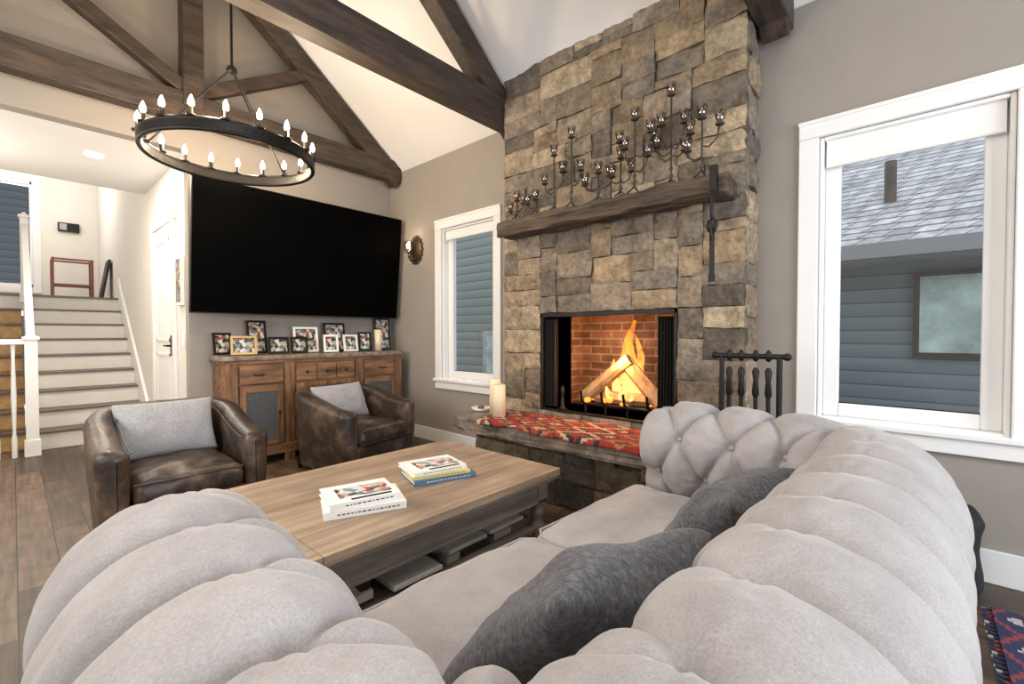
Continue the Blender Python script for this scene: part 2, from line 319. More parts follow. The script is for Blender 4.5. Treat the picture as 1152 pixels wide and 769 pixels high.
def window(name,H,sash=.075,bl=.12):
    y0,y1,z0,z1=H; r=root(name)
    b=MB(); c=.1; X=XW
    b.box((X-.025,y0-c,z0-.0),(X,y0,z1)); b.box((X-.025,y1,z0),(X,y1+c,z1)); b.box((X-.028,y0-c,z1),(X,y1+c,z1+c)); b.box((X-.028,y0-c,z0-c),(X,y1+c,z0))
    b.box((X-.05,y0-c-.01,z0-.02),(X+.005,y1+c+.01,z0+.01))
    b.box((X-.034,y0-c-.004,z1+c-.02),(X,y1+c+.004,z1+c+.004))
    b.box((X,y0,z0),(X+.13,y0+.02,z1)); b.box((X,y1-.02,z0),(X+.13,y1,z1)); b.box((X,y0+.02,z0),(X+.13,y1-.02,z0+.02)); b.box((X,y0+.02,z1-.02),(X+.13,y1-.02,z1))
    f=sash; a0,a1,c0,c1=y0+.02,y1-.02,z0+.02,z1-.02
    b.box((X+.07,a0,c0),(X+.12,a0+f,c1)); b.box((X+.07,a1-f,c0),(X+.12,a1,c1)); b.box((X+.07,a0+f,c0),(X+.12,a1-f,c0+f)); b.box((X+.07,a0+f,c1-f),(X+.12,a1-f,c1))
    b.obj('casing_and_sash',M['trim'],r,bevel=.006)
    b=MB(); b.box((X+.092,a0+f,c0+f),(X+.098,a1-f,c1-f)); b.obj('pane',M['glass'],r)
    b=MB(); b.box((X+.03,a0+.01,c1-bl),(X+.045,a1-.01,c1-.0)); b.cyl((X+.038,a0+.01,c1-bl),(X+.038,a1-.01,c1-bl),.012); b.obj('roller_blind',M['white'],r)
    b=MB(); b.box((X+.092,a0+f-.006,c0+f),(X+.102,a0+f,c1-f)); b.box((X+.092,a1-f,c0+f),(X+.102,a1-f+.006,c1-f)); b.box((X+.09,a0+f,c0+f-.006),(X+.102,a1-f,c0+f+.006)); b.obj('gasket',M['black'],r)
window('window_1',W1,bl=.09); window('window_2',W2,bl=.14)
def window_y(name,H,Y,th):
    x0,x1,z0,z1=H; b=MB(); c=.1
    yy=(Y-.02,Y)
    b.box((x0-c,yy[0],z0-c),(x0,yy[1],z1+c)); b.box((x1,yy[0],z0-c),(x1+c,yy[1],z1+c)); b.box((x0,yy[0],z1),(x1,yy[1],z1+c)); b.box((x0,yy[0],z0-c),(x1,yy[1],z0))
    n=max(1,int((x1-x0)/.9))
    for i in range(n+1):
        x=x0+(x1-x0)*i/n; b.box((max(x0,x-.03),Y,z0),(min(x1,x+.03),Y+th,z1))
    b.box((x0,Y,z0),(x1,Y+th,z0+.05)); b.box((x0,Y,z1-.05),(x1,Y+th,z1))
    b.obj(name,M['trim'],bevel=.005)
window_y('window_3',WH,11.1,.08)
window_y('added_back_window',WB,YB-.08,.08)  # window frame added around the rear fill light, out of view
# hall door
r=root('door_1'); b=MB(); X=RX
b.box((X-.025,5.28,0),(X,5.38,2.3)); b.box((X-.025,6.22,0),(X,6.32,2.3)); b.box((X-.028,5.26,2.3),(X,6.34,2.41)); b.obj('door_casing',M['trim'],r,bevel=.004)
b=MB(); b.box((X-.012,5.38,0.01),(X,6.22,2.3)); 
for z0,z1 in ((.2,1.0),(1.12,2.15)):
    b.box((X-.02,5.5,z0),(X-.012,6.1,z0+.03)); b.box((X-.02,5.5,z1-.03),(X-.012,6.1,z1)); b.box((X-.02,5.5,z0),(X-.012,5.53,z1)); b.box((X-.02,6.07,z0),(X-.012,6.1,z1))
b.obj('door_slab',M['white'],r,bevel=.002)
b=MB(); b.box((X-.022,5.41,.98),(X-.012,5.46,1.18)); b.cyl((X-.012,5.435,1.08),(X-.06,5.435,1.08),.01); b.cyl((X-.055,5.43,1.08),(X-.055,5.55,1.08),.009); b.obj('lever_handle',M['black'],r)
b=MB(); b.box((X-.03,4.98,1.46),(X-.002,5.17,1.92),0); b.box((X-.033,5.0,1.49),(X-.03,5.15,1.89),1); b.obj('framed_wall_art',[M['white'],M['photo']],bevel=.003)
b=MB(); b.box((X-.012,4.99,1.08),(X-.001,5.06,1.2),0); b.obj('light_switch',[M['white']],bevel=.003)
b=MB(); b.cyl((.52,5.58,HZ-.008),(.52,5.58,HZ+.0),.085,n=24,mi=0); b.cyl((.52,5.58,HZ-.012),(.52,5.58,HZ-.008),.065,n=24,mi=1); b.obj('recessed_downlight',[M['trim'],M['down']])
# ------------------------------------------------------------------ stairs
r=root('staircase'); b=MB(); n=9; rise=1.71/n; run=.24; Y0=6.68
for i in range(n):
    z=rise*(i+1); y=Y0+run*i; yb=8.6
    b.box((.16,y,rise*i),(RX-.03,yb,z-.022),0); b.box((.14,y-.025,z-.022),(RX-.03,y+run+.01 if i<n-1 else yb,z),1)
b.obj('steps',[M['wallw'],M['tread']],r,bevel=.004)
b=MB(); b.prism([(Y0-.12,0),(Y0+.02,0),(8.6,1.5),(8.6,2.0),(8.56,1.93),(Y0-.12,.33)],'X',RX-.03,RX-.002); b.prism([(Y0-.05,0),(8.6,0),(8.6,1.78),(8.55,1.78),(Y0-.05,.2)],'X',.10,.145); b.obj('stringers',M['trim'],r,bevel=.003)
def post(b,x,y,z0,z1,w=.045):
    b.box((x-w,y-w,z0),(x+w,y+w,z1)); b.box((x-w-.015,y-w-.015,z1),(x+w+.015,y+w+.015,z1+.03)); b.prism([(x-w,z1+.03),(x+w,z1+.03),(x,z1+.07)],'Y',y-w,y+w); b.box((x-w-.012,y-w-.012,z0),(x+w+.012,y+w+.012,z0+.16))
b=MB(); post(b,.12,6.45,0,1.14); post(b,.12,8.5,1.6,2.68,.04)
b.beam((.12,6.45,1.1),(.12,8.5,2.6),.06,.05)
for i in range(14):
    y=6.62+i*.135; zt=1.1+(y-6.45)*.7317; zb=max(0,.19+(y-6.68)*.79)
    b.lathe((.12,y,0),[(.018,zb),(.018,zb+.12),(.011,zb+.2),(.018,zb+.45),(.011,zt-.12),(.016,zt)],8)
b.beam((.08,6.45,1.12),(LX+.02,6.45,1.12),.07,.05)
for i in range(12):
    x=-.0-i*.11; b.lathe((x,6.45,0),[(.02,.0),(.02,.18),(.012,.24),(.02,.6),(.012,.95),(.018,1.1)],8)
b.obj('balustrade',M['trim'],r,bevel=.003)
b=MB()
for i in range(8):
    z=rise*(i+1); y=6.85+run*i; b.box((LX+.01,y,rise*i),(.08,8.6,z-.03),0); b.box((LX+.01,y-.03,z-.03),(.08,y+run,z),1)
b.obj('side_steps',[M['honey'],M['tread']],r,bevel=.004)
b=MB()
for x in (.42,.86):
    for y in (9.7,10.05): b.box((x-.014,y-.014,1.71),(x+.014,y+.014,2.36))
for z in (1.95,2.34): 
    b.box((.42,9.69,z-.014),(.86,9.71,z+.014)); b.box((.42,10.04,z-.014),(.86,10.06,z+.014)); b.box((.41,9.7,z-.014),(.43,10.05,z+.014)); b.box((.85,9.7,z-.014),(.87,10.05,z+.014))
b.obj('red_wooden_stand',M['red'],bevel=.003)
b=MB(); b.box((.55,11.03,2.98),(.82,11.1,3.13)); b.box((.57,11.02,3.0),(.66,11.03,3.11),1); b.obj('wall_speaker',[M['black'],M['outgray']],bevel=.004)
b=MB(); b.beam((.93,9.5,1.72),(1.03,9.5,2.35),.35,.03,up=(1,0,0)); b.obj('leaning_canvas',M['black'],bevel=.003)
# ------------------------------------------------------------------ trusses
def truss(yc,w=.16,zc=3.12,hh=.23):
    b=MB()
    xr=XW-.005
    b.beam((-1.05,yc,zc),(xr,yc,zc),w,hh)
    off=.14
    b.beam((xr-.02,yc,cz(xr)-off+.0),(RX,yc,RZ-off*1.1),w*.95,.19,up=(0,0,1)); b.beam((RX,yc,RZ-off*1.1),(-1.1,yc,cz(-1.1)-off),w*.95,.19)
    b.box((RX-.075,yc-.085,zc-.0),(RX+.075,yc+.085,RZ-.12))
    for s in (1,-1): b.beam((RX+s*.06,yc,zc+.16),(RX+s*.98,yc,cz(RX+.98)-.2),w*.7,.11)
    return b.obj('roof_truss',M['beam'],bevel=.01)
truss(4.66,.14); truss(2.745,.16,3.13,.24); truss(.64)
truss(-1.4)
# ------------------------------------------------------------------ chimney
CX=2.865; CY0=.742; CY1=2.662
r=root('stone_fireplace')
b=MB()
wallgrid(b,'X',CX+.018,XW,[CY0+.014,CY1-.005],[0,3.18],[FB]); b.obj('masonry_core',M['mortar'],r)
pal=[(.35,.275,.19),(.27,.22,.165),(.44,.355,.25),(.23,.20,.165),(.40,.305,.20),(.30,.26,.21),(.50,.42,.30),(.25,.22,.185),(.34,.28,.215),(.18,.155,.13),(.42,.325,.22),(.30,.235,.165),(.47,.38,.26)]
def stone(b,O,U,V,Nn,w,h,dep,col,back=.05):
    O=Vector(O);U=Vector(U);V=Vector(V);Nn=Vector(Nn); nu=max(4,int(w/.026)); nv=max(3,int(h/.024)); g=.0018
    vs=[];sd=Vector((R.random()*50,R.random()*50,R.random()*50)); tu=R.uniform(-.012,.012); tv=R.uniform(-.010,.010)
    for i in range(nu+1):
        for j in range(nv+1):
            a=i/nu;c=j/nv; p=O+U*(g+(w-2*g)*a)+V*(g+(h-2*g)*c)
            e=(i in(0,nu)) or (j in (0,nv))
            nn=noise.fractal(p*8+sd,.8,2,5)*.016
            d=dep+nn+tu*(a-.5)+tv*(c-.5)-(.010 if e else 0)
            q=p+Nn*d
            if e: q+= (U*noise.noise(p*16+sd)+V*noise.noise(p*14-sd))*.007
            vs.append(q)
    b.add(vs,[(i*(nv+1)+j,(i+1)*(nv+1)+j,(i+1)*(nv+1)+j+1,i*(nv+1)+j+1) for i in range(nu) for j in range(nv)],0,False,col)
    bd=[(i,0) for i in range(nu+1)]+[(nu,j) for j in range(1,nv+1)]+[(i,nv) for i in range(nu-1,-1,-1)]+[(0,j) for j in range(nv-1,0,-1)]
    k=len(bd); fv=[vs[i*(nv+1)+j] for i,j in bd]; bv=[p-Nn*(back+.02) for p in fv]
    b.add(fv+bv,[(t,(t+1)%k,k+(t+1)%k,k+t) for t in range(k)],0,False,[x*.6 for x in col])
def pack(nc,nr,blocked,sizes):
    occ=[[blocked(i,j) for j in range(nr)] for i in range(nc)]; out=[]
    for j in range(nr):
        for i in range(nc):
            if occ[i][j]: continue
            sz=sizes[:]; R.shuffle(sz); 
            for (w,h) in sz+[(2,1),(1,2),(1,1)]:
                if i+w<=nc and j+h<=nr and not any(occ[a][c] for a in range(i,i+w) for c in range(j,j+h)):
                    rem=0
                    while i+w+rem<nc and not occ[i+w+rem][j]: rem+=1
                    if rem==1 and i+w+1<=nc and not any(occ[i+w][c] for c in range(j,j+h)): w+=1
                    for a in range(i,i+w):
                        for c in range(j,j+h): occ[a][c]=True
                    out.append((i,j,w,h)); break
    return out
cw=.08; ch=.065
b=MB()
for (i,j,w,h) in pack(24,52,lambda i,j:5<=i<19 and 9<=j<21,[(3,2),(4,2),(5,3),(4,3),(4,3),(3,3),(5,2),(2,2),(2,3),(3,1),(4,2),(3,2),(5,3)]):
    c=R.choice(pal); k=R.uniform(.78,1.25); c=tuple(x*k for x in c)
    stone(b,(CX,CY0+i*cw,j*ch),(0,1,0),(0,0,1),(-1,0,0),w*cw,h*ch,R.uniform(.006,.026),c)
for (i,j,w,h) in pack(3,49,lambda i,j:False,[(3,2),(3,3),(3,3),(3,4)]):
    c=R.choice(pal); k=R.uniform(.8,1.2); c=tuple(x*k for x in c)
    stone(b,(CX+.005+i*.09,CY0,j*ch),(1,0,0),(0,0,1),(0,-1,0),w*.09,h*ch,R.uniform(-.002,.012),c,.03)
b.obj('ashlar_stones',M['stone'],r,recalc=True)
b=MB(); y0,y1,z0,z1=FB; D=3.45
b.box((CX+.02,y0-.06,z0-.05),(D,y0,z1)); b.box((CX+.02,y1,z0-.05),(D,y1+.06,z1)); b.box((D,y0-.06,z0-.05),(D+.08,y1+.06,z1+.05)); b.box((CX+.02,y0,z0-.06),(D,y1,z0),1); b.box((CX+.02,y0-.06,z1),(D,y1+.06,z1+.06),1)
b.obj('firebox',[M['brick'],M['mortar']],r)
b=MB(); X=CX+.012
b.box((X-.015,y0,z1-.035),(X+.03,y1,z1)); b.box((X-.015,y0,z0),(X+.03,y0+.022,z1)); b.box((X-.015,y1-.022,z0),(X+.03,y1,z1)); b.box((X-.015,y0,z0),(X+.03,y1,z0+.015)); b.obj('firebox_frame',M['black'],r,bevel=.003)
b=MB()
for ya,yb in ((y0+.025,y0+.15),(y1-.13,y1-.025)):
    b.grid(lambda u,v,ya=ya,yb=yb:(CX+.05+.018*math.sin(u*6*2*pi),ya+(yb-ya)*u,z0+.03+v*(z1-z0-.08)),72,1)
b.obj('mesh_curtains',M['screen'],r,recalc=False)
b=MB(); gy0,gy1=1.38,1.92
for x in (2.98,3.08,3.18,3.28): b.cyl((x,gy0,.66),(x,gy1,.66),.01)
for y in (gy0,1.56,1.74,gy1):
    b.tube([(2.93,y,.76),(2.95,y,.68),(3.0,y,.66),(3.3,y,.66)],.01); b.cyl((3.0,y,z0),(3.0,y,.66),.01); b.cyl((3.26,y,z0),(3.26,y,.66),.01)
for y in (1.22,2.12): b.lathe((2.97,y,z0),[(.05,0),(.02,.03),(.014,.12),(.022,.16),(.01,.19),(.001,.2)],10)
b.obj('log_grate',M['black'],r)
def splitlog(b,p,q,rad,seed):
    p=Vector(p);q=Vector(q);d=(q-p).normalized();a=d.orthogonal().normalized();c=d.cross(a); prof=[(1,0),(.75,.65),(.1,.95),(-.7,.6),(-.6,-.35),(.1,-.6),(.8,-.5)]
    vs=[];k=len(prof);n=8
    for i in range(n+1):
        e=p.lerp(q,i/n)
        for j,(u,w) in enumerate(prof):
            s=rad*(1+.15*noise.noise(Vector((i*.6+seed,j*1.7,seed)))); vs.append(e+a*u*s+c*w*s)
    b.add(vs,[(i*k+j,i*k+(j+1)%k,(i+1)*k+(j+1)%k,(i+1)*k+j) for i in range(n) for j in range(k)]+[tuple(range(k)),tuple(range((n+1)*k-1,n*k-1,-1))])
b=MB(); splitlog(b,(3.0,1.95,.70),(3.06,1.58,1.02),.06,1); splitlog(b,(3.0,1.31,.70),(3.08,1.64,1.0),.06,3); splitlog(b,(3.2,1.36,.74),(3.15,1.92,.75),.06,5); splitlog(b,(3.05,1.42,.72),(3.05,1.86,.71),.05,8); splitlog(b,(3.28,1.5,.7),(3.2,1.65,1.05),.05,2)
b.obj('firewood_logs',M['log'],r)
b=MB()
for k in range(30): b.sph((R.uniform(2.98,3.3),R.uniform(1.4,1.9),R.uniform(.67,.72)),R.uniform(.015,.035),0,n=5)
b.obj('embers',M['ember'],r)
b=MB()
for (x,y,H,r0) in ((3.14,1.61,.60,.060),(3.12,1.57,.50,.045),(3.16,1.66,.46,.045),(3.12,1.63,.38,.04),(3.16,1.52,.30,.035),(3.14,1.73,.30,.035),(3.10,1.69,.22,.03),(3.2,1.58,.5,.04),(3.10,1.50,.2,.03),(3.02,1.62,.16,.035),(3.0,1.7,.10,.03),(3.0,1.55,.12,.03)):
    prof=[(r0*(math.sin(pi*min(1,(t/18)**.6*.97))**.8)*(1-.25*t/18)+.001,H*t/18) for t in range(19)]
    ph=R.random()*6
    b.lathe((x,y,.70),prof,12,0,lambda z,ph=ph,H=H:Vector((.015*math.sin(z*13+ph),.040*math.sin(z*12+ph)*(z/H+.15),0)))
b.obj('fire_flames',M['flame'],r,recalc=False)
# hearth
HX=2.34; 
b=MB()
def slab(b,z0,z1,seed,out):
    pts=[]; n=60
    for i in range(n+1):
        y=CY0-.02+(2.80-CY0)*i/n; pts.append((HX-out+noise.fractal(Vector((y*2.2,seed,0)),1,2,4)*.05+ (max(0,(y-2.6))*.5)**1.5,y))
    pts+=[(CX-.02,2.80),(CX-.02,CY0-.02)]
    b.prism(pts,'Z',z0,z1)
slab(b,.425,.455,1,-.05); slab(b,.455,.485,4,-.01); slab(b,.485,.52,6,-.02); slab(b,.52,.55,9,-.01)
b.obj('hearth_slab',M['slate'],r)
b=MB(); b.box((2.53,CY0,0),(CX,2.66,.425))
b.obj('hearth_base_core',M['mortar'],r)
b=MB()
for (i,j,w,h) in pack(24,7,lambda i,j:False,[(4,3),(5,2),(3,2),(6,3),(3,3)]):
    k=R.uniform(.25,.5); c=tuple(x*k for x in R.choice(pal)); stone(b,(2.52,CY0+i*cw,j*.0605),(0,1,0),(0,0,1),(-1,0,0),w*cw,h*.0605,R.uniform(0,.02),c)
b.obj('hearth_base_stones',M['stone'],r)
def runner(u,v):
    y=1.13+1.33*u; x=2.80-.50*v; z=.556+.003*noise.noise(Vector((x*9,y*9,0)))
    e=HX+.0+noise.fractal(Vector((y*2.2,4,0)),1,2,4)*.05-.012
    if x<e: z-= min((e-x)*1.0,.04)+.0; x=max(x,e-.008-(.55-z)*.1)
    return (x,y,z)
b=MB(); b.grid(runner,60,40); o=b.obj('kilim_hearth_runner',M['kil'],recalc=False); md=o.modifiers.new('s','SOLIDIFY'); md.thickness=.006; md.offset=1
# mantel
r=root('rustic_mantel_beam'); b=MB(); b.rbox((2.66,.79,1.992),(2.855,2.56,2.110),.012,0,.015,.018,11,seed=3,fs=(2.4,.7,2.4)); b.obj('beam',M['mantel'],r,merge=True)
b=MB()
for y in (.85,): 
    b.box((2.62,y-.02,1.97),(2.65,y+.02,2.14))
    b.tube([(2.63,y,2.0),(2.605,y,1.95),(2.61,y,1.86),(2.62,y,1.84)],.012); b.sph((2.61,y,1.80),.032,0,(.5,1,1.3)); b.tube([(2.61,y,1.83),(2.595,y,1.78),(2.605,y,1.72),(2.62,y,1.75)],.008)
    b.box((2.605,y-.013,1.50),(2.617,y+.013,1.78)); b.box((2.603,y-.017,1.49),(2.619,y+.017,1.53))
b.obj('iron_strap_hook',M['black'],r,bevel=.003)
def candelabra(x,y,z,H,arms,sp,seed):
    rr=random.Random(seed); rt=root('iron_candelabra',(x,y,z)); b=MB(); g=MB()
    for k in range(3):
        a=2*pi*k/3+seed; b.tube([(.05*math.cos(a),.05*math.sin(a),.004),(.025*math.cos(a),.025*math.sin(a),.02),(0,0,.045)],.005,6)
    b.cyl((0,0,.03),(0,0,H),.006); b.lathe((0,0,0),[(.001,.04),(.014,.06),(.005,.09),(.013,.11),(.001,.13)],10)
    tops=[(0,H)]
    for k in range(arms):
        s=-1 if k%2 else 1; lvl=H*(.50+.42*rr.random()); ww=sp*(.5+.5*rr.random()) if k>1 else sp
        b.tube([(0,0,lvl*.6),(0,s*ww*.4,lvl*.55),(0,s*ww*.85,lvl*.68),(0,s*ww,lvl*.9)],.005,6); tops.append((s*ww,lvl*.9))
    for (yy,zz) in tops:
        b.lathe((0,yy,zz),[(.001,-.01),(.022,0),(.027,.006),(.025,.008),(.001,.008)],12)
        g.lathe((0,yy,zz+.008),[(.008,0),(.016,.003),(.024,.03),(.032,.07),(.031,.07),(.022,.03),(.001,.008)],14)
    b.obj('iron_frame',M['iron'],rt); g.obj('glass_cups',M['cup'],rt); return rt
MZ=2.121
for (y,H,a,s,sd) in ((2.42,.15,2,.07,1),(2.22,.12,1,.08,2),(2.05,.42,2,.09,3),(1.88,.50,2,.08,4),(1.67,.20,3,.11,5),(1.50,.26,2,.08,9),(1.38,.47,4,.11,6),(1.15,.56,5,.12,7),(.95,.34,3,.10,8)):
    candelabra(2.75+.02*math.sin(sd*3),y,MZ,H,a,s,sd)
for (x,y,H,rad) in ((2.60,2.52,.28,.046),(2.52,2.40,.25,.05)):
    b=MB(); b.lathe((x,y,.552),[(.001,0),(rad,0),(rad,H),(rad-.006,H+.003),(rad-.02,H-.008),(.001,H-.012)],24); b.cyl((x,y,.552+H-.012),(x,y,.552+H+.012),.0015,mi=1); b.obj('pillar_candle',[M['wax'],M['black']])
b=MB(); b.lathe((2.62,2.70,.552),[(.001,0),(.05,0),(.085,.03),(.08,.03),(.04,.008),(.001,.008)],20); b.sph((2.60,2.69,.585),.022,1); b.sph((2.64,2.71,.585),.02,1); b.obj('small_decorative_bowl',[M['white'],M['slate']])
# tool rack
r=root('fireplace_tool_set',(2.62,.655,0)); b=MB()
b.box((-.06,-.17,0),(.06,.06,.02)); b.cyl((0,-.14,0),(0,-.14,1.08),.014); b.cyl((0,.14,.55),(0,.14,1.08),.014); b.cyl((0,-.175,1.08),(0,.175,1.08),.014)
for y in (-.175,.175): b.sph((0,y,1.08),.02)
for k,y in enumerate((-.09,-.03,.04,.10)):
    zl=.2 if k<2 else .57
    b.cyl((0,y,zl),(0,y,1.0),.011); b.lathe((0,y,0),[(.001,1.05),(.014,1.06),(.017,1.09),(.008,1.11),(.001,1.115)],10); b.lathe((0,y,0),[(.009,.86),(.018,.88),(.012,.95),(.018,1.0),(.009,1.02)],10); 
    if k==0: b.box((-.05,y-.05,.12),(.01,y+.05,.26))
    elif k==1: b.lathe((0,y,0),[(.01,.26),(.05,.2),(.05,.1),(.001,.1)],12)
b.obj('rack',M['black'],r,bevel=.002)
# sconce
r=root('wall_sconce',(XW,4.30,2.16)); b=MB()
for k in range(16):
    a=2*pi*k/16; b.sph((-.015,.12*math.cos(a),.15*math.sin(a)),.018,0,(.6,1,1),6)
b.tube([(-.015,.105*math.cos(t*pi/12),.13*math.sin(t*pi/12)) for t in range(24)],.012,8,closed=True)
b.box((-.012,-.095,-.12),(-.001,.095,.12)); b.tube([(-.02,0,-.11),(-.09,0,-.13),(-.12,0,-.09),(-.12,0,-.05)],.007); b.lathe((-.12,0,-.05),[(.001,0),(.025,.004),(.025,.01),(.01,.012),(.01,.06)],12)
b.obj('backplate',M['iron'],r); b=MB(); b.lathe((-.12,0,.01),[(.008,0),(.014,.02),(.012,.04),(.001,.07)],12); b.obj('bulb',M['bulb'],r)
b=MB(); b.lathe((-.12,0,-.04),[(.025,0),(.05,.03),(.055,.08),(.04,.13)],16); b.obj('glass_shade',M['cup'],r)
# ------------------------------------------------------------------ TV
r=root('wall_mounted_tv',(2.045,4.56,1.955)); r.rotation_euler=(math.radians(6.0),0,0)
b=MB(); b.box((-1.03,0,-.58),(1.03,.035,.58),0); b.box((-1.022,-.002,-.570),(1.022,0,.574),1); b.box((-.5,.035,-.35),(.5,.07,.3),0); b.obj('panel',[M['black'],M['tvscreen']],r,bevel=.003)
b=MB(); b.box((-.2,.07,-.12),(.2,.20,.12)); b.obj('mount',M['black'],r)
# ------------------------------------------------------------------ console
r=root('rustic_console_cabinet',(2.115,4.63,0)); W=.885; b=MB()
b.box((-W,-.19,.10),(W,.2,.94),0)
b.rbox((-W-.03,-.225,.955),(W+.03,.205,1.0),.008,2,.08,.004,9); b.box((-W-.015,-.21,.93),(W+.015,.203,.957),0)
for x in (-W+.04,-.36,.36,W-.04): b.box((x-.045,-.215,.0),(x+.045,-.19,.93),1)
for x in (-W+.04,W-.04):
    b.box((x-.045,.12,0),(x+.045,.2,.12),1)
    b.box((x-.045,-.21,0),(x+.045,-.13,.12),1)
b.box((-W,-.218,.08),(W,-.19,.17),0)
for x0,x1 in ((-W+.1,-.42),(.42,W-.1)):
    b.box((x0,-.222,.75),(x1,-.2,.91),0)
    b.box((x0,-.212,.20),(x1,-.2,.72),3)
    for a,c in ((x0,x0+.05),(x1-.05,x1)): b.box((a,-.224,.18),(c,-.2,.73),1)
    b.box((x0+.05,-.224,.18),(x1-.05,-.2,.24),0); b.box((x0+.05,-.224,.67),(x1-.05,-.2,.73),0)
for x0,x1 in ((-.30,-.005),(.005,.30)):
    b.box((x0,-.222,.18),(x1,-.2,.73),1)
    b.box((x0+.06,-.226,.24),(x1-.06,-.222,.67),0)
for k in range(3): b.box((-.30+k*.2+.004,-.226,.75),(-.30+(k+1)*.2-.004,-.2,.91),0)
b.obj('carcass',[M['console'],M['consolev'],M['stonetop'],M['mesh']],r,bevel=.006)
b=MB()
for x in (-.63,.63): b.tube([(x-.04,-.222,.83),(x-.03,-.25,.825),(x+.03,-.25,.825),(x+.04,-.222,.83)],.006)
for x in (-.2,0,.2): b.sph((x,-.238,.83),.014)
for x in (-.03,.03,-.46,.46): b.sph((x,-.238,.47),.013)
b.obj('pulls',M['black'],r)
def frame(x,y,w,h,mat,yaw=0,mw=.02,lean=-.14):
    b=MB(); t=.016
    b.box((-w/2,-t,0),(-w/2+mw,0,h)); b.box((w/2-mw,-t,0),(w/2,0,h)); b.box((-w/2+mw,-t,0),(w/2-mw,0,mw)); b.box((-w/2+mw,-t,h-mw),(w/2-mw,0,h))
    b.box((-w/2+mw,-t*.5,mw),(w/2-mw,0,h-mw),1); b.box((-.03,0,0),(.03,.005,h*.7),0)
    o=b.obj('picture_frame',[M[mat],M['photo']],bevel=.002); o.location=(x,y,1.008); o.rotation_euler=(lean,0,yaw)
for a in ((1.27,4.66,.16,.20,'black',.2),(1.40,4.52,.21,.17,'goldf',-.1),(1.58,4.72,.18,.32,'black',.1),(1.70,4.52,.19,.16,'black',0),(1.90,4.54,.17,.16,'black',.1),(2.03,4.68,.25,.26,'white',0),(2.22,4.53,.15,.18,'white',-.1),(2.36,4.72,.24,.31,'black',0),(2.44,4.53,.17,.18,'white',.1),(2.62,4.55,.15,.21,'black',-.1)): frame(*a)
frame(2.95,4.72,.19,.38,'black',-.25)
b=MB(); b.lathe((2.80,4.58,1.004),[(.001,0),(.042,0),(.042,.24),(.03,.235),(.001,.23)],20); b.obj('pillar_candle',[M['wax']])
